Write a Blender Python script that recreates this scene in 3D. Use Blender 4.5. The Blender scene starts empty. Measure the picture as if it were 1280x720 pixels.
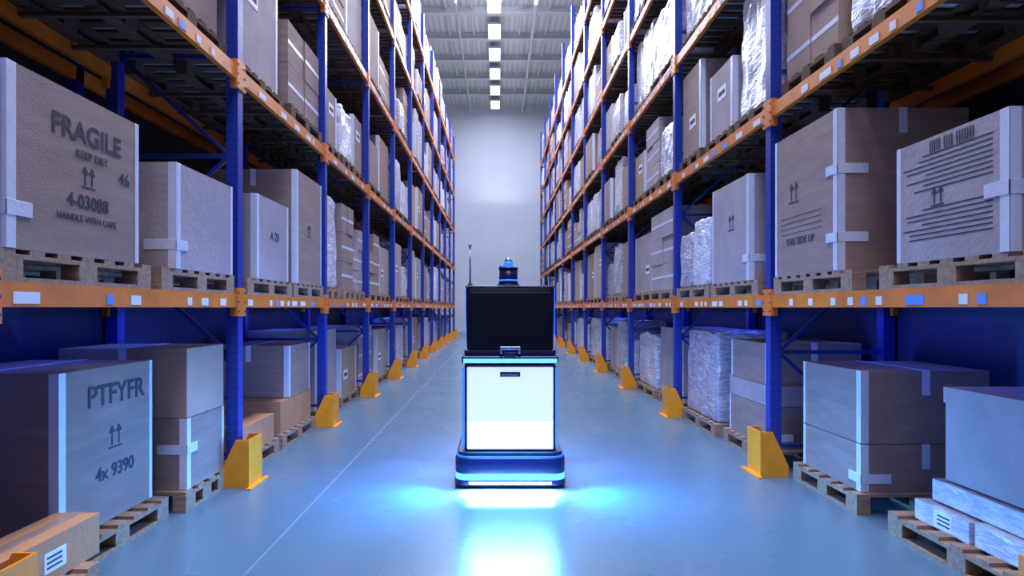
import bpy, math, random
from mathutils import Vector, noise
R = random.Random(7)
scene = bpy.context.scene
F = 760.0; H = 1.5

# ------------------------------------------------------------ materials
def new_mat(name):
    m = bpy.data.materials.new(name); m.use_nodes = True
    return m, m.node_tree.nodes, m.node_tree.links, m.node_tree.nodes['Principled BSDF']

def mat(name, col, rough=0.5, metal=0.0, var=0.0, scale=8.0, bump=0.0, bscale=40.0, stretch=(1,1,1), emit=None, estr=0.0, coat=0.0, spec=0.5, dist=0.0):
    m, N, L, b = new_mat(name)
    b.inputs['Base Color'].default_value = (*col, 1)
    b.inputs['Roughness'].default_value = rough
    b.inputs['Metallic'].default_value = metal
    b.inputs['Coat Weight'].default_value = coat
    b.inputs['Specular IOR Level'].default_value = spec
    tc = N.new('ShaderNodeTexCoord'); mp = N.new('ShaderNodeMapping')
    mp.inputs['Scale'].default_value = stretch
    L.new(tc.outputs['Object'], mp.inputs['Vector'])
    if var > 0:
        n = N.new('ShaderNodeTexNoise'); n.inputs['Scale'].default_value = scale; n.inputs['Detail'].default_value = 5
        n.inputs['Distortion'].default_value = dist
        L.new(mp.outputs[0], n.inputs['Vector'])
        r = N.new('ShaderNodeValToRGB')
        r.color_ramp.elements[0].position = 0.3; r.color_ramp.elements[1].position = 0.7
        r.color_ramp.elements[0].color = (*[c*(1-var) for c in col], 1)
        r.color_ramp.elements[1].color = (*[min(1, c*(1+var)) for c in col], 1)
        L.new(n.outputs['Fac'], r.inputs[0]); L.new(r.outputs[0], b.inputs['Base Color'])
    if bump > 0:
        n2 = N.new('ShaderNodeTexNoise'); n2.inputs['Scale'].default_value = bscale; n2.inputs['Detail'].default_value = 4
        n2.inputs['Distortion'].default_value = dist
        L.new(mp.outputs[0], n2.inputs['Vector'])
        bp = N.new('ShaderNodeBump'); bp.inputs['Strength'].default_value = bump; bp.inputs['Distance'].default_value = 0.02
        L.new(n2.outputs['Fac'], bp.inputs['Height']); L.new(bp.outputs[0], b.inputs['Normal'])
    if emit:
        b.inputs['Emission Color'].default_value = (*emit, 1); b.inputs['Emission Strength'].default_value = estr
    return m

M = {}
M['cartonA'] = mat('carton_mauve', (0.33,0.215,0.180), 0.75, var=0.13, scale=3, bump=0.2, bscale=30, stretch=(1,1,6))
M['cartonB'] = mat('carton_tan',   (0.42,0.28,0.21), 0.75, var=0.12, scale=3, bump=0.2, bscale=30)
M['cartonC'] = mat('carton_grey',  (0.42,0.335,0.35), 0.7, var=0.12, scale=3, bump=0.2, bscale=30)
M['cartonD'] = mat('carton_dark',  (0.24,0.15,0.13), 0.75, var=0.15, scale=3, bump=0.15, bscale=30)
M['cartonO'] = mat('carton_orange',(0.52,0.24,0.11), 0.7, var=0.12, scale=4, bump=0.15, bscale=30)
M['wrap']  = mat('stretch_film_white', (0.72,0.69,0.77), 0.25, var=0.30, scale=5, bump=1.0, bscale=6, stretch=(1,1,4), coat=0.4, dist=1.5)
M['wrapF'] = mat('stretch_film_flat', (0.60,0.58,0.66), 0.25, var=0.25, scale=7, bump=0.45, bscale=9, stretch=(1,1,3), coat=0.4, dist=1.0)
M['wrap2'] = mat('stretch_film_grey', (0.48,0.43,0.50), 0.25, var=0.4, scale=5, bump=1.0, bscale=7, stretch=(1,1,4), coat=0.4, dist=1.5)
M['wood']  = mat('pallet_wood', (0.34,0.21,0.14), 0.8, var=0.3, scale=6, bump=0.4, bscale=25, stretch=(1,6,6))
M['woodShade'] = mat('pallet_wood_shaded', (0.12,0.065,0.038), 0.85, var=0.3, scale=6, bump=0.4, bscale=25, stretch=(1,6,6))  # darker copy of the wood, rack-interior shade put into the colour
M['tape']  = mat('packing_tape_white', (0.70,0.71,0.82), 0.35, var=0.06, scale=10, bump=0.1)
M['tapeT'] = mat('packing_tape_tan', (0.34,0.23,0.18), 0.3, var=0.1)
M['ink']   = mat('printed_ink', (0.04,0.03,0.05), 0.7, var=0.1)
M['orange']= mat('rack_beam_orange', (0.80,0.21,0.02), 0.45, var=0.15, scale=4, bump=0.05)
M['guard'] = mat('guard_yellow_orange', (0.95,0.31,0.01), 0.4, var=0.12, scale=10)
M['label'] = mat('label_white', (0.8,0.82,0.9), 0.5, var=0.05)
M['labelB']= mat('label_blue', (0.12,0.3,0.8), 0.5, var=0.05)
M['brace'] = mat('rack_brace_blue', (0.02,0.05,0.28), 0.4, metal=0.2, var=0.1)
M['white'] = mat('robot_white_glow', (0.85,0.9,1.0), 0.3, var=0.02, emit=(0.72,0.85,1.0), estr=0.66)  # emission added so the white panels look overexposed
M['black'] = mat('robot_black_gloss', (0.002,0.003,0.009), 0.3, var=0.1, spec=0.25)
M['navy']  = mat('robot_navy', (0.004,0.009,0.08), 0.3, var=0.1)
M['dark']  = mat('robot_dark_plastic', (0.008,0.012,0.04), 0.4, var=0.1)
M['steel'] = mat('robot_steel', (0.35,0.5,0.8), 0.25, metal=0.8, var=0.05)
M['ledB']  = mat('led_blue', (0.02,0.1,0.8), 0.3, emit=(0.07,0.30,1.0), estr=3.2)
M['ledC']  = mat('led_cyan_white', (0.6,0.85,1), 0.3, emit=(0.40,0.7,1.0), estr=8)
M['ledSoft']= mat('led_blue_soft', (0.02,0.1,0.6), 0.3, emit=(0.02,0.14,1.0), estr=1.6)
M['rubber']= mat('rubber', (0.01,0.01,0.012), 0.8, var=0.1)
M['lamp']  = mat('ceiling_lamp_glow', (1,1,1), 0.5, emit=(0.9,0.95,1.0), estr=2)
M['truss'] = mat('ceiling_steel_white', (0.56,0.59,0.62), 0.5, var=0.05)
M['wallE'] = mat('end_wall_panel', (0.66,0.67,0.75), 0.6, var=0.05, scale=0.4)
M['wallS'] = mat('side_wall_shade', (0.008,0.010,0.025), 0.8, var=0.2)  # near-black colour stands in for the shade behind the racks
M['panelB']= mat('rack_back_panel_blue_glow', (0.004,0.010,0.085), 0.5, var=0.2, scale=2)  # blue glow on the back panels painted into the base colour

# blue post with slot holes
m, N, L, b = new_mat('rack_post_blue'); M['post'] = m
b.inputs['Roughness'].default_value = 0.38
tc = N.new('ShaderNodeTexCoord'); sp = N.new('ShaderNodeSeparateXYZ'); L.new(tc.outputs['Object'], sp.inputs[0])
d = N.new('ShaderNodeMath'); d.operation='MULTIPLY'; d.inputs[1].default_value = 13.3; L.new(sp.outputs['Z'], d.inputs[0])
fr = N.new('ShaderNodeMath'); fr.operation='FRACT'; L.new(d.outputs[0], fr.inputs[0])
gt = N.new('ShaderNodeMath'); gt.operation='GREATER_THAN'; gt.inputs[1].default_value = 0.8; L.new(fr.outputs[0], gt.inputs[0])
mx = N.new('ShaderNodeMixRGB'); L.new(gt.outputs[0], mx.inputs[0])
mx.inputs[1].default_value = (0.010,0.034,0.31,1); mx.inputs[2].default_value = (0.007,0.024,0.22,1)
L.new(mx.outputs[0], b.inputs['Base Color'])

# floor
m, N, L, b = new_mat('polished_concrete'); M['floor'] = m
tc = N.new('ShaderNodeTexCoord')
n = N.new('ShaderNodeTexNoise'); n.inputs['Scale'].default_value = 0.7; n.inputs['Detail'].default_value = 4; n.inputs['Roughness'].default_value = 0.5
L.new(tc.outputs['Object'], n.inputs['Vector'])
r = N.new('ShaderNodeValToRGB'); r.color_ramp.elements[0].position=0.2; r.color_ramp.elements[1].position=0.8
r.color_ramp.elements[0].color=(0.088,0.160,0.232,1); r.color_ramp.elements[1].color=(0.115,0.195,0.275,1)
L.new(n.outputs['Fac'], r.inputs[0]); L.new(r.outputs[0], b.inputs['Base Color'])
n2 = N.new('ShaderNodeTexNoise'); n2.inputs['Scale'].default_value = 1.2; n2.inputs['Detail'].default_value = 2
L.new(tc.outputs['Object'], n2.inputs['Vector'])
mr = N.new('ShaderNodeMapRange'); mr.inputs[3].default_value=0.23; mr.inputs[4].default_value=0.31
L.new(n2.outputs['Fac'], mr.inputs[0]); L.new(mr.outputs[0], b.inputs['Roughness'])
M['line'] = mat('floor_joint_light', (0.16,0.24,0.33), 0.4, var=0.1)

# ceiling corrugated
m, N, L, b = new_mat('ceiling_sheet'); M['ceil'] = m
tc = N.new('ShaderNodeTexCoord')
w = N.new('ShaderNodeTexWave'); w.inputs['Scale'].default_value = 1.2; w.bands_direction='X'
L.new(tc.outputs['Object'], w.inputs['Vector'])
r = N.new('ShaderNodeValToRGB'); r.color_ramp.elements[0].color=(0.50,0.52,0.54,1); r.color_ramp.elements[1].color=(0.66,0.68,0.70,1)
L.new(w.outputs['Fac'], r.inputs[0]); L.new(r.outputs[0], b.inputs['Base Color'])

# ------------------------------------------------------------ mesh builder
class MB:
    def __init__(s): s.v=[]; s.f=[]; s.m=[]; s.sm=[]; s.mats=[]
    def mi(s, k):
        if k not in s.mats: s.mats.append(k)
        return s.mats.index(k)
    def box(s, x0,x1,y0,y1,z0,z1,k):
        if x0>x1: x0,x1=x1,x0
        b=len(s.v)
        s.v += [(x0,y0,z0),(x1,y0,z0),(x1,y1,z0),(x0,y1,z0),(x0,y0,z1),(x1,y0,z1),(x1,y1,z1),(x0,y1,z1)]
        s.f += [(b,b+3,b+2,b+1),(b+4,b+5,b+6,b+7),(b,b+1,b+5,b+4),(b+1,b+2,b+6,b+5),(b+2,b+3,b+7,b+6),(b+3,b,b+4,b+7)]
        i=s.mi(k); s.m += [i]*6; s.sm += [False]*6
    def bar(s, p, q, w, k):
        p=Vector(p); q=Vector(q); d=(q-p).normalized()
        u=d.cross(Vector((0,1,0)));
        if u.length<0.01: u=d.cross(Vector((1,0,0)))
        u.normalize(); t=d.cross(u).normalized(); b=len(s.v); h=w/2
        for c in (p,q):
            for a,e in ((-h,-h),(h,-h),(h,h),(-h,h)): s.v.append(tuple(c+u*a+t*e))
        s.f += [(b,b+1,b+2,b+3),(b+7,b+6,b+5,b+4)]+[(b+j,b+4+j,b+4+(j+1)%4,b+(j+1)%4) for j in range(4)]
        i=s.mi(k); s.m += [i]*6; s.sm += [False]*6
    def prism_y(s, pts, y0, y1, k):   # polygon in XZ extruded in Y
        b=len(s.v); n=len(pts)
        s.v += [(x,y0,z) for x,z in pts]+[(x,y1,z) for x,z in pts]
        s.f += [tuple(range(b,b+n)), tuple(range(b+2*n-1,b+n-1,-1))]+[(b+j,b+n+j,b+n+(j+1)%n,b+(j+1)%n) for j in range(n)]
        i=s.mi(k); s.m += [i]*(n+2); s.sm += [False]*(n+2)
    def cyl(s, cx,cy,z0,z1,r0,r1,k,n=24):
        b=len(s.v)
        for z,r in ((z0,r0),(z1,r1)):
            for j in range(n):
                a=2*math.pi*j/n; s.v.append((cx+r*math.cos(a),cy+r*math.sin(a),z))
        s.f += [tuple(range(b+n-1,b-1,-1)), tuple(range(b+n,b+2*n))]+[(b+j,b+(j+1)%n,b+n+(j+1)%n,b+n+j) for j in range(n)]
        i=s.mi(k); s.m += [i]*(n+2); s.sm += [False,False]+[True]*n
    def lumpy(s, x0,x1,y0,y1,z0,z1,k,seed,amp=0.03,n=7):
        # film-wrapped load: slightly rounded, wrinkled cuboid shell
        cx,cy,cz=(x0+x1)/2,(y0+y1)/2,(z0+z1)/2; hx,hy,hz=abs(x1-x0)/2,abs(y1-y0)/2,abs(z1-z0)/2
        i=s.mi(k)
        for ax in range(3):
            for sg in (-1,1):
                b=len(s.v)
                for a in range(n+1):
                    for c in range(n+1):
                        u=math.sin((2*a/n-1)*math.pi/2); w=math.sin((2*c/n-1)*math.pi/2)
                        p=[0,0,0]; p[ax]=sg; p[(ax+1)%3]=u; p[(ax+2)%3]=w
                        l=sum(abs(t)**26 for t in p)**(1/26)
                        p=[t/l for t in p]
                        top=max(0,p[2])
                        X=cx+p[0]*hx*(1-0.03*top); Y=cy+p[1]*hy*(1-0.03*top); Z=cz+p[2]*hz
                        nv=noise.noise_vector(Vector((X*5+seed,Y*5,Z*3)))*amp
                        s.v.append((X-abs(nv.x)*p[0], Y-abs(nv.y)*p[1], Z+(nv.z*1.3-amp*0.4 if p[2]>0.5 else 0)))
                for a in range(n):
                    for c in range(n):
                        q=(b+a*(n+1)+c, b+(a+1)*(n+1)+c, b+(a+1)*(n+1)+c+1, b+a*(n+1)+c+1)
                        s.f.append(q if sg>0 else q[::-1]); s.m.append(i); s.sm.append(False)
    def pallet(s, x0,x1,y0,y1,z,k='wood',h=0.15):
        if x0>x1: x0,x1=x1,x0
        bw=0.095; t=0.022
        L_=y1-y0; n=max(3,int(L_/0.15))
        for j in range(n):
            c=y0+bw/2+(L_-bw)*j/(n-1); s.box(x0,x1,c-bw/2,c+bw/2,z+h-t,z+h,k)
        for c in (x0+0.05,(x0+x1)/2,x1-0.05):
            s.box(c-0.05,c+0.05,y0,y1,z+h-2*t,z+h-t,k)
            s.box(c-0.05,c+0.05,y0,y1,z,z+t,k)
            for e in (y0+0.07,(y0+y1)/2,y1-0.07): s.box(c-0.05,c+0.05,e-0.07,e+0.07,z+t,z+h-2*t,k)
    def build(s, name, origin=(0,0,0), bevel=0, parent=None):
        o=Vector(origin); me=bpy.data.meshes.new(name)
        me.from_pydata([tuple(Vector(v)-o) for v in s.v],[],s.f)
        for k in s.mats: me.materials.append(M[k])
        me.polygons.foreach_set('material_index', s.m); me.polygons.foreach_set('use_smooth', s.sm); me.update()
        ob=bpy.data.objects.new(name,me); scene.collection.objects.link(ob)
        if parent: ob.parent=parent; o=o-Vector(parent['org'])
        ob.location=o
        if bevel>0:
            bv=ob.modifiers.new('bevel','BEVEL'); bv.width=bevel; bv.segments=2; bv.limit_method='ANGLE'
            bv.harden_normals=False
        return ob

# ------------------------------------------------------------ room shell
YE=38.5; CZ=14.3; WX=5.4
def simple(name, *a):
    b=MB(); b.box(*a); return b.build(name)
simple('floor', -WX,WX,-8,YE,-0.2,0,'floor')
simple('wall_end', -WX,WX,YE,YE+0.2,-0.2,CZ,'wallE')
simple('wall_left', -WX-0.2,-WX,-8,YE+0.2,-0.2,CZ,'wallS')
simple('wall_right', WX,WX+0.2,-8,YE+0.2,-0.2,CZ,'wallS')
simple('ceiling', -WX-0.2,WX+0.2,-8,YE+0.2,CZ,CZ+0.15,'ceil')
b=MB()
for x in [i*1.2-4.8 for i in range(9)]: b.box(x-0.008,x+0.008,YE-0.006,YE,0,CZ,'truss')
b.build('trim_1')
b=MB(); b.box(-1.43,-1.415,-2,YE-0.01,0,0.0015,'line')
b.build('trim_2')
b=MB()
y=-6
while y<YE-0.5:
    b.box(-WX,WX,y-0.05,y+0.05,CZ-0.28,CZ-0.002,'truss'); b.box(-WX,WX,y-0.14,y+0.14,CZ-0.32,CZ-0.28,'truss')
    y+=2.45
for x in (-3.6,-2.2,-1.1,1.0,2.2,3.6):
    b.box(x-0.05,x+0.05,-6,YE-0.02,CZ-0.14,CZ-0.003,'truss')
b.build('ceiling_trusses')
y=-4.6; k=0
while y<YE-1:
    b=MB(); b.box(-0.44,0.16,y-0.75,y+0.75,CZ-0.42,CZ-0.33,'truss'); b.box(-0.40,0.12,y-0.7,y+0.7,CZ-0.44,CZ-0.42,'lamp')
    for e in (-0.4,0.4): b.box(-0.15,-0.13,y+e-0.01,y+e+0.01,CZ-0.33,CZ+0.0,'truss')
    b.build('ceiling_light_fixture',(-0.14,y,CZ-0.4)); y+=2.45
b=MB(); b.bar((1.55,-6,CZ-0.45),(1.55,YE-0.02,CZ-0.45),0.12,'truss'); b.bar((-1.7,-6,CZ-0.42),(-1.7,YE-0.02,CZ-0.42),0.07,'truss')
for yy in range(-5,38,4):
    for x in (1.55,-1.7): b.box(x-0.01,x+0.01,yy,yy+0.02,CZ-0.45,CZ,'truss')
b.build('ceiling_pipes')

# ------------------------------------------------------------ racks
LV_L=[1.62,3.55,5.45,7.3,9.1]; LV_R=[1.62,3.33,4.95,6.55,8.15,9.75]
AL,AR=2.2,2.46; BL,BR=2.6,2.95; DEP=1.12
postsL=[-2.6+BL*i for i in range(14)]       # .. 31.2
postsR=[2.58-BR+BR*i for i in range(13)]    # .. 35
def rack(sg,a,posts,levels,top,name):
    b=MB(); ri=a+DEP
    for y in posts:
        for x in (a,ri-0.1):
            b.box(sg*x,sg*(x+0.03),y-0.05,y+0.05,0.012,top,'post')
            b.box(sg*(x+0.03),sg*(x+0.10),y-0.05,y-0.03,0.012,top,'post')
            b.box(sg*(x+0.03),sg*(x+0.10),y+0.03,y+0.05,0.012,top,'post')
            b.box(sg*(x-0.03),sg*(x+0.13),y-0.08,y+0.08,0,0.012,'post')
        z=0.25; d=0
        while z<top-0.9:
            xa,xb=sg*(a+0.09),sg*(ri-0.09)
            b.bar((xa,y,z),(xb,y,z),0.035,'brace')
            b.bar((xa if d else xb,y,z),(xb if d else xa,y,z+0.85),0.03,'brace'); z+=0.85; d=1-d
        for z in levels:
            b.box(sg*(a-0.012),sg*(a+0.05),y-0.085,y+0.085,z-0.19,z+0.05,'orange')
            b.box(sg*(ri-0.04),sg*(ri+0.012),y-0.085,y+0.085,z-0.19,z+0.05,'orange')
            for e in (-0.065,0.065):
                for q in (-0.15,-0.07,0.01): b.box(sg*(a-0.018),sg*(a-0.012),y+e-0.008,y+e+0.008,z+q-0.008,z+q+0.008,'brace')
        # post guard
        g0=sg*(a-0.13); g1=sg*(a+0.12)
        b.box(g0,sg*(a-0.115),y-0.14,y+0.14,0,0.40,'guard')
        for e in (-0.14,0.128):
            b.prism_y([(sg*(a-0.115),0),(g1,0),(g1,0.10),(sg*(a-0.02),0.40),(sg*(a-0.115),0.40)],y+e,y+e+0.012,'guard')
        b.box(sg*(a-0.17),sg*(a-0.13),y-0.2,y+0.2,0,0.012,'guard')
    for y0,y1 in zip(posts[:-1],posts[1:]):
        for z in levels:
            for x in (a,ri-0.05):
                b.box(sg*x,sg*(x+0.045),y0+0.05,y1-0.05,z-0.115,z-0.03,'orange')
                b.box(sg*x,sg*(x+0.022),y0+0.05,y1-0.05,z-0.03,z,'orange')
                b.box(sg*(x+0.022),sg*(x+0.05),y0+0.05,y1-0.05,z-0.045,z-0.03,'orange')
            for j in range(1,5):
                yy=y0+(y1-y0)*j/5; b.box(sg*(a+0.05),sg*(ri-0.05),yy-0.02,yy+0.02,z-0.06,z-0.03,'woodShade')
            if y0<26:
                yy=y0+0.16
                while yy<y1-0.35:
                    w=R.choice([0.06,0.1,0.16])
                    if R.random()<0.85:
                        b.box(sg*(a-0.003),sg*a,yy,yy+w,z-0.10,z-0.045,R.choice(['label','label','label','labelB']))
                    yy+=w+R.uniform(0.05,0.28)
        # back sheet behind the ground storey, coloured for the blue glow
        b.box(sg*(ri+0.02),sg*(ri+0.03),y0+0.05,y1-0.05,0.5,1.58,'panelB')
    # second row back-to-back (posts and beams only)
    r0=ri+0.25
    for y in posts:
        b.box(sg*r0,sg*(r0+0.1),y-0.05,y+0.05,0,top,'post')
    for z in levels:
        b.box(sg*r0,sg*(r0+0.05),posts[0],posts[-1],z-0.115,z,'orange')
    return b.build(name)
rack(-1,AL,postsL,LV_L,10.3,'pallet_rack')
rack(1,AR,postsR,LV_R,11.6,'pallet_rack')

# ------------------------------------------------------------ near goods (explicit)
def pal(sg,xin,dep,y0,y1,z,k='wood'):
    b=MB(); x0,x1=sg*xin,sg*(xin+dep); b.pallet(x0,x1,y0,y1,z,k)
    return b.build('wooden_pallet',((x0+x1)/2,(y0+y1)/2,z))
def text(parent,sg,xin,y,z,s,size,bold=False):
    c=bpy.data.curves.new('printed_text','FONT'); c.body=s; c.size=size; c.align_x='CENTER'; c.align_y='CENTER'
    c.offset=size*0.02 if bold else size*0.008; c.materials.append(M['ink']); c.extrude=0.0006
    o=bpy.data.objects.new('printed_text',c); scene.collection.objects.link(o)
    o.parent=parent; o.location=Vector((sg*(xin-0.0025),y,z))-parent.location
    o.rotation_euler=(math.pi/2,0,-sg*math.pi/2); return o
def carton(sg,xin,dep,y0,y1,z0,z1,k='cartonA',corner=True,seam=True,patch=(0.18,),lines=None,lid=False,name='cardboard_box',tan=False,cpatch=True,sticker=None,bev=0.004):
    b=MB(); xa,xb=sg*xin,sg*(xin+dep); t=0.003
    b.box(xa,xb,y0,y1,z0,z1-0.004,k)
    ym=(y0+y1)/2; xm=(xa+xb)/2; lo,hi=min(xa,xb),max(xa,xb)
    # top flaps (two halves with a gap) + tape
    b.box(lo,xm-0.004,y0,y1,z1-0.004,z1,k); b.box(xm+0.004,hi,y0,y1,z1-0.004,z1,k)
    tk='tape' if not tan else 'tapeT'
    if seam:
        b.box(xm-0.03,xm+0.03,y0-t,y1+t,z1,z1+t,tk)
        b.box(xm-0.03,xm+0.03,y0-t,y0,z1-0.18 if z1-z0>0.2 else z0+0.03,z1+t,tk)
    if corner:
        w=0.055
        b.box(sg*(xin-t),sg*xin,y0-t,y0+w,z0+0.003,z1,'tape'); b.box(sg*(xin-t),sg*(xin+w),y0-t,y0,z0+0.003,z1,'tape')
        b.box(sg*(xin-t),sg*xin,y1-w*0.6,y1+t,z0+0.003,z1,'tape')
    if patch:
        for q in patch:
            zz=z0+(z1-z0)*q
            b.box(sg*(xin-2*t),sg*xin,y0-2*t,y0+0.15,zz,zz+0.07,'tape')
            if cpatch: b.box(sg*(xin-2*t),sg*(xin+0.22),y0-2*t,y0,zz,zz+0.07,'tape')
    if lid:
        b.box(sg*(xin-0.014),sg*(xin+dep+0.0),y0-0.014,y1+0.0,z1-0.09,z1+0.008,k)
    if sticker:
        ya,za=sticker
        b.box(sg*(xin-0.002),sg*xin,ya,ya+0.15,za,za+0.1,'label')
        for j in range(3): b.box(sg*(xin-0.003),sg*(xin-0.002),ya+0.015,ya+0.12,za+0.02+0.025*j,za+0.03+0.025*j,'ink')
    if lines:
        for (ya,yb,za,zb) in lines: b.box(sg*(xin-0.0015),sg*xin,ya,yb,za,zb,'ink')
    return b.build(name,((xa+xb)/2,ym,z0),bevel=bev)
def wrapbox(sg,xin,dep,y0,y1,z0,z1,k='wrap',name='shrink_wrapped_load'):
    b=MB(); xa,xb=sorted((sg*xin,sg*(xin+dep)))
    b.lumpy(xa,xb,y0,y1,z0,z1,k,R.random()*50,0.03 if z1-z0>0.3 else 0.012,18)
    return b.build(name,((xa+xb)/2,(y0+y1)/2,z0))
def icon(parent,sg,xin,y,z,s):
    b=MB(); X0,X1=sg*(xin-0.002),sg*xin
    # this-way-up handling symbol
    b.box(X0,X1,y-s,y+s,z-s*1.1,z-s*0.95,'ink')
    for e in (-0.5,0.5):
        b.box(X0,X1,y+e*s-s*0.1,y+e*s+s*0.1,z-s*0.8,z+s*0.3,'ink')
        for j in range(4):
            ww=s*0.42*(1-j/4); b.box(X0,X1,y+e*s-ww,y+e*s+ww,z+s*(0.3+0.16*j),z+s*(0.3+0.16*(j+1)),'ink')
    return b.build('handling_symbol',(X0,y,z),parent=parent)
def org(o): o['org']=list(o.location); return o
P=0.15
z1=LV_L[0]+P
# left, first storey
pal(-1,2.2,1.1,2.68,3.86,LV_L[0]); pal(-1,2.2,1.1,3.98,5.08,LV_L[0])
o=org(carton(-1,2.2,1.0,2.72,3.72,z1,2.62,'cartonA'))
text(o,-1,2.2,3.27,2.42,'FRAGILE',0.15,True); text(o,-1,2.2,3.30,2.31,'KEEP DRY',0.06)
icon(o,-1,2.2,3.27,2.2,0.055); text(o,-1,2.2,3.27,2.06,'4-03088',0.10,True); text(o,-1,2.2,3.27,1.97,'HANDLE WITH CARE',0.05); text(o,-1,2.2,3.58,2.25,'46',0.1)
o=org(carton(-1,2.2,0.95,4.16,5.04,z1,2.50,'cartonC',corner=True))
pal(-1,2.2,1.1,5.35,6.5,LV_L[0]); pal(-1,2.2,1.1,6.58,7.68,LV_L[0])
o=org(carton(-1,2.2,0.95,5.55,6.38,z1,2.55,'cartonC',patch=()))
text(o,-1,2.2,6.0,2.2,'A 20',0.12)
o=org(carton(-1,2.2,0.95,6.65,7.58,z1,3.02,'cartonA',patch=())); icon(o,-1,2.2,7.1,2.4,0.07)
# left, floor storey
pal(-1,2.36,1.1,3.3,4.36,0); pal(-1,2.28,1.0,4.45,5.1,0)
pal(-1,2.12,1.1,2.3,3.24,0)
o=org(carton(-1,2.47,0.95,3.42,4.34,P,1.13,'cartonA',patch=()))
text(o,-1,2.47,3.95,0.95,'PTFYFR',0.18,True); icon(o,-1,2.47,3.93,0.68,0.07); text(o,-1,2.47,3.93,0.46,'4x 9390',0.12,True)
carton(-1,2.3,0.95,4.5,5.1,P,0.68,'cartonA',patch=(0.5,)); carton(-1,2.3,0.95,4.5,5.1,0.685,1.2,'cartonB',corner=False,patch=())
carton(-1,2.2,0.24,2.55,3.36,P+0.0,0.37,'cartonO',patch=False,corner=False,tan=True,sticker=(2.95,0.2))
pal(-1,2.28,1.0,5.3,6.35,0); pal(-1,2.28,1.0,6.45,7.6,0)
carton(-1,2.3,0.8,5.45,6.25,P,0.42,'cartonO',corner=False,patch=False,tan=True)
carton(-1,2.32,0.9,6.5,7.55,P,0.50,'cartonO',corner=False,patch=False,tan=True)
carton(-1,2.32,0.9,6.75,7.5,0.505,1.08,'cartonA',patch=())
# right, first storey
z1=LV_R[0]+P
pal(1,2.46,1.1,2.75,3.92,LV_R[0]); pal(1,2.46,1.1,4.22,5.42,LV_R[0])
ln=[(3.02,3.60+R.uniform(-0.12,0.1),2.37-0.028*j,2.378-0.028*j) for j in range(18) if j not in (8,9,10)]
o=org(carton(1,2.46,0.95,2.92,3.74,z1,2.47,'cartonC',lines=ln,patch=(0.4,))); text(o,1,2.46,3.3,2.42,'||||| |||| |||||||',0.07,True); icon(o,1,2.46,3.4,2.13,0.05)
ln=[(4.62,5.28,2.12+0.045*j,2.124+0.045*j) for j in range(4)]
o=org(carton(1,2.46,0.95,4.4,5.38,z1,2.95,'cartonA',lines=ln,patch=(0.18,0.6))); icon(o,1,2.46,5.05,2.46,0.08); text(o,1,2.46,4.95,2.05,'THIS SIDE UP',0.08)
pal(1,2.46,1.1,5.75,7.0,LV_R[0]); pal(1,2.46,1.1,7.1,8.35,LV_R[0])
o=org(carton(1,2.46,0.95,5.95,6.95,z1,2.82,'cartonC')); icon(o,1,2.46,6.4,2.4,0.08)
wrapbox(1,2.48,0.95,7.15,7.75,z1,2.6,'wrap'); wrapbox(1,2.48,0.95,7.77,8.3,z1,2.5,'wrap2')
# right, floor storey
pal(1,2.6,1.05,4.4,5.35,0); pal(1,2.60,1.1,2.85,4.05,0)
carton(1,2.66,0.95,4.45,5.28,P,0.5,'cartonA'); carton(1,2.66,0.95,4.45,5.28,0.505,1.04,'cartonA',patch=())
carton(1,2.70,0.9,3.05,3.44,P,0.285,'wrapF',corner=False,patch=(),name='wrapped_flat_package',bev=0.014)
carton(1,2.69,0.9,3.47,3.92,P,0.275,'wrapF',corner=False,patch=(),name='wrapped_flat_package',bev=0.014,sticker=(3.6,P+0.01))
carton(1,2.76,0.84,3.0,3.86,0.29,0.42,'wrapF',corner=False,patch=(),name='wrapped_flat_package',bev=0.014)
carton(1,2.8,0.8,2.95,3.8,0.43,1.0,'cartonC',corner=False,patch=False,lid=True)
pal(1,2.56,1.0,5.7,6.9,0); pal(1,2.52,1.0,7.05,8.3,0)
carton(1,2.6,0.9,5.8,6.8,P,0.55,'cartonA'); carton(1,2.6,0.9,5.8,6.8,0.555,0.75,'cartonC',corner=False,patch=False); carton(1,2.6,0.9,5.85,6.75,0.755,1.16,'cartonA',patch=())
wrapbox(1,2.56,0.9,7.1,8.25,P,1.22,'wrap2')

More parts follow.
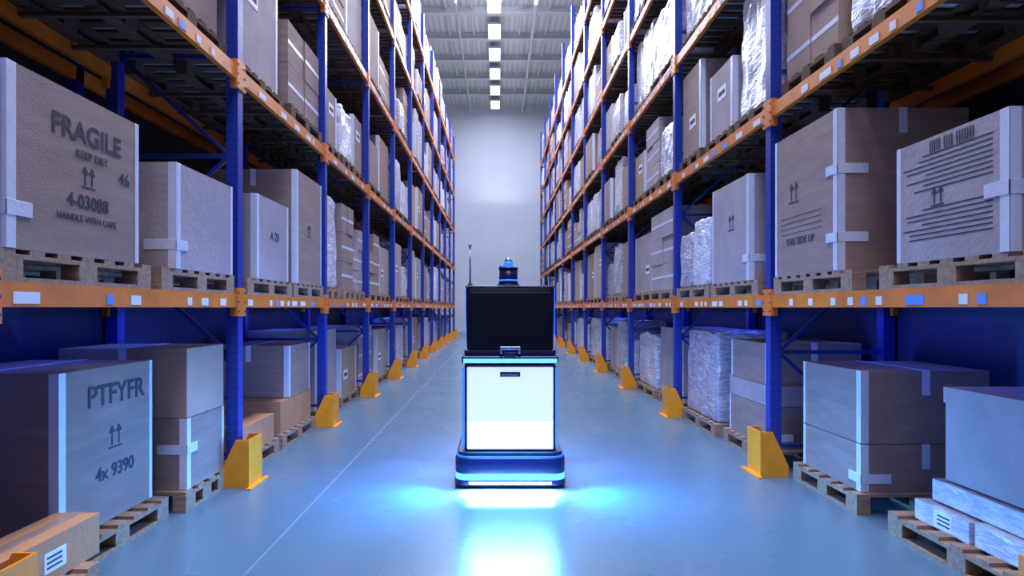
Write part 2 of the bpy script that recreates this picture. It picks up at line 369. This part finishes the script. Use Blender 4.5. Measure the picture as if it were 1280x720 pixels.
# ------------------------------------------------------------ bulk goods
def bulk(sg,a,posts,levels,skip,name,pw):
    b=MB(); wi=0
    for bi,(y0,y1) in enumerate(zip(posts[:-1],posts[1:])):
        if y0<-1: continue
        for li,z in enumerate([0]+levels):
            if (bi,li) in skip: continue
            nxt=(levels[li] if li<len(levels) else z+1.7)-0.13
            n=R.choice([2,2,3]); L_=(y1-y0-0.2)/n
            for j in range(n):
                ya=y0+0.1+L_*j+0.03; yb=ya+L_-0.06
                xin=a+R.uniform(0.0,0.08)+(0.1 if li==0 else 0)
                b.pallet(sg*xin,sg*(xin+1.0),ya,yb,z,'wood' if li<2 else 'woodShade')
                zb=z+P; hmax=nxt-zb-0.08
                h=min(hmax,R.uniform(0.72,1.35))
                if li==0: h=min(hmax,R.uniform(0.7,1.12))
                xi=xin+0.03; xo=xin+0.95
                r=R.random()
                if r<pw:
                    b.lumpy(min(sg*xi,sg*xo),max(sg*xi,sg*xo),ya+0.03,yb-0.03,zb,zb+h,R.choice(['wrap','wrap','wrap2']),R.random()*99,0.05,14 if bi<4 else 7)
                elif r<pw+0.2:   # stacked small boxes
                    rows=2 if h<0.95 else 3; yy=(ya+yb)/2; k=R.choice(['cartonA','cartonC','cartonC','cartonB'])
                    for q in range(rows):
                        za=zb+h*q/rows; zt=zb+h*(q+1)/rows-0.006
                        for (p0,p1) in ((ya+0.03,yy-0.004),(yy+0.004,yb-0.03)):
                            if q==rows-1 and R.random()<0.25: continue
                            dd=R.uniform(0,0.02)
                            b.box(sg*(xi+dd),sg*xo,p0,p1,za,zt,k); b.box(sg*(xi+dd-0.002),sg*(xi+dd),p0,p1,(za+zt)/2-0.02,(za+zt)/2+0.02,'tape')
                else:
                    k=R.choice(['cartonA','cartonA','cartonC','cartonC','cartonB']); ye=yb-R.uniform(0.03,0.12)
                    b.box(sg*xi,sg*xo,ya+0.05,ye,zb,zb+h,k)
                    b.box(sg*(xi-0.003),sg*xi,ya+0.047,ya+0.11,zb,zb+h,'tape'); b.box(sg*(xi-0.003),sg*(xi+0.06),ya+0.047,ya+0.05,zb,zb+h,'tape')
                    if R.random()<0.6: b.box(sg*(xi-0.003),sg*xi,ye-0.05,ye,zb,zb+h,'tape')
                    if R.random()<0.5:
                        zz=zb+h*R.uniform(0.3,0.6); b.box(sg*(xi-0.003),sg*xi,ya+0.25,ya+0.5,zz,zz+0.15,'label')
                        b.box(sg*(xi-0.004),sg*(xi-0.003),ya+0.28,ya+0.47,zz+0.05,zz+0.1,'ink')
    return b.build(name)
skL={(2,0),(2,1),(3,0),(3,1)}; skR={(1,0),(1,1),(2,0),(2,1)}
bulk(-1,AL,postsL,LV_L,skL,'palletized_goods',0.30)
bulk(1,AR,postsR,LV_R,skR,'palletized_goods',0.45)

# ------------------------------------------------------------ robot
rx,ry=0.105,5.02
rob=bpy.data.objects.new('warehouse_robot',None); scene.collection.objects.link(rob); rob.location=(rx,ry,0); rob['org']=[rx,ry,0]
def part(name,boxes,bevel=0.01,seg=3):
    b=MB()
    for q in boxes:
        b.box(rx+q[0],rx+q[1],ry+q[2],ry+q[3],q[4],q[5],q[6])
    o=b.build(name,(rx,ry,0),bevel=bevel,parent=rob)
    if bevel: o.modifiers['bevel'].segments=seg
    return o
def rprism(name,hw,d0,d1,z0,z1,rad,k,tw=None,bevel=0.006):
    # rounded-rectangle plan
    b=MB(); n=8; pts=[]
    for cx,cy,a0 in ((hw-rad,d1-rad,0),(-hw+rad,d1-rad,90),(-hw+rad,d0+rad,180),(hw-rad,d0+rad,270)):
        for j in range(n+1):
            a=math.radians(a0+90*j/n); pts.append((cx+rad*math.cos(a),cy+rad*math.sin(a)))
    N_=len(pts); t=tw or 1.0; cm=(d0+d1)/2
    b.v=[(rx+x,ry+y,z0) for x,y in pts]+[(rx+x*t,ry+cm+(y-cm)*t,z1) for x,y in pts]
    b.f=[tuple(range(N_-1,-1,-1)),tuple(range(N_,2*N_))]+[(j,(j+1)%N_,N_+(j+1)%N_,N_+j) for j in range(N_)]
    i=b.mi(k); b.m=[i]*(N_+2); b.sm=[False,False]+[True]*N_
    return b.build(name,(rx,ry,0),bevel=bevel,parent=rob)
rprism('bumper_lower',0.465,0.0,0.95,0.03,0.075,0.10,'navy')
rprism('bumper_led_ring',0.458,0.007,0.943,0.075,0.125,0.10,'ledB',bevel=0)
rprism('bumper_upper',0.46,0.005,0.945,0.125,0.26,0.10,'navy',bevel=0.012)
rprism('base_led_line',0.448,0.02,0.93,0.26,0.268,0.10,'ledSoft',bevel=0)
rprism('base_deck',0.44,0.03,0.92,0.268,0.30,0.09,'dark')
part('cabinet',[(-0.385,0.385,0.09,0.86,0.30,1.03,'dark')],0.02)
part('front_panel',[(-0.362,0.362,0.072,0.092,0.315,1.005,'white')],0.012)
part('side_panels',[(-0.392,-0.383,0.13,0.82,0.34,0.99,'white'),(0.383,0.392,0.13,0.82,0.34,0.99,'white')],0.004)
part('edge_leds',[(-0.401,-0.385,0.076,0.09,0.32,1.0,'ledSoft'),(0.385,0.401,0.076,0.09,0.32,1.0,'ledSoft')],0.002)
part('panel_slot',[(-0.085,0.085,0.066,0.074,0.925,0.965,'dark'),(-0.07,0.07,0.064,0.067,0.935,0.945,'steel')],0.003)
part('tray_rim',[(-0.405,0.405,0.05,0.88,1.035,1.10,'navy')],0.018)
part('tray_led',[(-0.39,0.39,0.042,0.052,1.042,1.076,'ledB')],0.002)
part('upper_housing',[(-0.385,0.385,0.09,0.84,1.10,1.15,'navy')],0.012)
rprism('display_hood',0.365,0.085,0.80,1.15,1.67,0.035,'black',tw=1.03,bevel=0.012)
part('display_glass',[(-0.335,0.335,0.07,0.086,1.19,1.63,'black')],0.006)
part('hood_edge_leds',[(-0.374,-0.370,0.074,0.084,1.16,1.66,'ledSoft'),(0.370,0.374,0.074,0.084,1.16,1.66,'ledSoft')],0.001)
part('hood_lip',[(-0.378,0.378,0.07,0.82,1.672,1.688,'navy')],0.006)
part('latch_handle',[(-0.085,-0.065,0.02,0.08,1.12,1.18,'steel'),(0.065,0.085,0.02,0.08,1.12,1.18,'steel'),(-0.085,0.085,0.005,0.025,1.155,1.18,'steel'),(-0.05,0.05,0.03,0.06,1.10,1.13,'navy')],0.005)
b=MB()
for x in (-0.3,0.3):
    for y in (0.18,0.78):
        n=20; base=len(b.v)
        for xx in (x-0.03,x+0.03):
            for j in range(n):
                a=2*math.pi*j/n; b.v.append((rx+xx,ry+y+0.05*math.cos(a),0.05+0.05*math.sin(a)))
        b.f+=[tuple(range(base,base+n)),tuple(range(base+2*n-1,base+n-1,-1))]+[(base+j,base+n+j,base+n+(j+1)%n,base+(j+1)%n) for j in range(n)]
        i=b.mi('rubber'); b.m+=[i]*(n+2); b.sm+=[False]*2+[True]*n
b.build('wheels',(rx,ry,0),parent=rob)
b=MB(); c=(rx-0.01,ry+0.35)
b.cyl(*c,1.688,1.71,0.10,0.10,'dark'); b.cyl(*c,1.71,1.84,0.085,0.08,'navy'); b.cyl(*c,1.84,1.855,0.088,0.088,'navy'); b.cyl(*c,1.855,1.91,0.045,0.04,'ledSoft'); b.cyl(*c,1.91,1.94,0.04,0.018,'steel')
b.cyl(c[0]-0.06,c[1],1.855,1.875,0.02,0.02,'steel'); b.cyl(*c,1.735,1.75,0.0865,0.0865,'ledSoft')
b.build('lidar_sensor',(rx,ry,0),parent=rob)
b=MB(); b.cyl(rx-0.355,ry+0.5,1.688,1.72,0.022,0.022,'dark'); b.cyl(rx-0.355,ry+0.5,1.72,2.06,0.010,0.008,'steel'); b.cyl(rx-0.355,ry+0.5,2.05,2.085,0.013,0.013,'steel')
b.cyl(rx+0.335,ry+0.4,1.688,1.80,0.012,0.006,'dark')
b.build('antennas',(rx,ry,0),parent=rob)
part('headlight_bar',[(-0.34,0.34,-0.008,0.006,0.045,0.062,'ledC')],0.003)

# ------------------------------------------------------------ lights
def area(name,loc,rot,sx,sy,e,col,spread=180):
    l=bpy.data.lights.new(name,'AREA'); l.shape='RECTANGLE'; l.size=sx; l.size_y=sy; l.energy=e; l.color=col; l.spread=math.radians(spread)
    o=bpy.data.objects.new(name,l); scene.collection.objects.link(o); o.location=loc; o.rotation_euler=[math.radians(a) for a in rot]; return o
def spot(name,loc,tgt,e,col,ang,blend=1,rad=0.03):
    l=bpy.data.lights.new(name,'SPOT'); l.energy=e; l.color=col; l.spot_size=math.radians(ang); l.spot_blend=blend; l.shadow_soft_size=rad
    o=bpy.data.objects.new(name,l); scene.collection.objects.link(o); o.location=loc
    o.rotation_euler=(Vector(tgt)-Vector(loc)).to_track_quat('-Z','Y').to_euler(); return o
area('aisle_light',(0.1,14.5,CZ-0.5),(0,0,0),2.6,40,5500,(0.66,0.75,1.0))
area('end_wall_fill',(0,25,CZ-1.2),(-62,0,0),4,3,900,(0.85,0.88,1.0))  # added fill aimed at the end wall, not a fixture
area('ceiling_fill',(0,27,8.0),(180,0,0),3.0,22,230,(0.92,0.96,1.0))  # unseen fill added to brighten the ceiling from below
area('camera_side_fill',(0,-5,5.0),(80,0,0),4.0,4,110,(0.58,0.62,1.0))  # made-up soft source behind the camera, brightens camera-facing sides
for y in (4,9.5,15,21,27):
    for sg,a in ((-1,AL),(1,AR)):
        area('rack_blue_fill',(sg*(a+0.85),y,1.46),(0,0,0),0.2,4.2,8,(0.05,0.12,1.0))  # invented blue fill under the first beams, tints the rack interior
HB=ry-0.03
area('robot_floor_light',(rx,HB-0.05,0.16),(-12,0,0),0.72,0.06,34,(0.5,0.8,1.0),110)
spot('robot_beam_left',(rx-0.42,HB-0.02,0.26),(rx-1.2,HB-0.38,0),230,(0.03,0.34,1.0),115)
spot('robot_beam_right',(rx+0.42,HB-0.02,0.26),(rx+1.2,HB-0.38,0),230,(0.03,0.34,1.0),115)
# added soft fill standing in for front-panel glow, tilted to the floor
area('robot_front_fill',(rx,HB-0.02,0.66),(42,0,180),0.72,0.5,66,(0.15,0.46,1.0),165)
area('robot_side_glow_left',(rx-0.46,ry+0.5,0.6),(0,90,0),0.7,0.6,50,(0.12,0.32,1.0))
area('robot_side_glow_right',(rx+0.46,ry+0.5,0.6),(0,-90,0),0.7,0.6,50,(0.12,0.32,1.0))
area('robot_rear_glow',(rx,ry+1.0,0.5),(90,0,0),0.8,0.6,60,(0.1,0.35,1.0))

w=bpy.data.worlds.new('world'); scene.world=w; w.use_nodes=True
w.node_tree.nodes['Background'].inputs[0].default_value=(0.24,0.28,0.90,1); w.node_tree.nodes['Background'].inputs[1].default_value=0.22

# ------------------------------------------------------------ camera
cam=bpy.data.cameras.new('camera'); co=bpy.data.objects.new('camera',cam); scene.collection.objects.link(co)
co.location=(0,0,H); co.rotation_euler=(math.pi/2,0,0)
cam.sensor_width=36; cam.lens=F/1280*36; cam.shift_x=18/1280; cam.shift_y=25/1280; cam.clip_end=200; cam.clip_start=0.05
scene.camera=co
scene.view_settings.view_transform='Standard'
scene.view_settings.look='None'
scene.view_settings.exposure=0.0
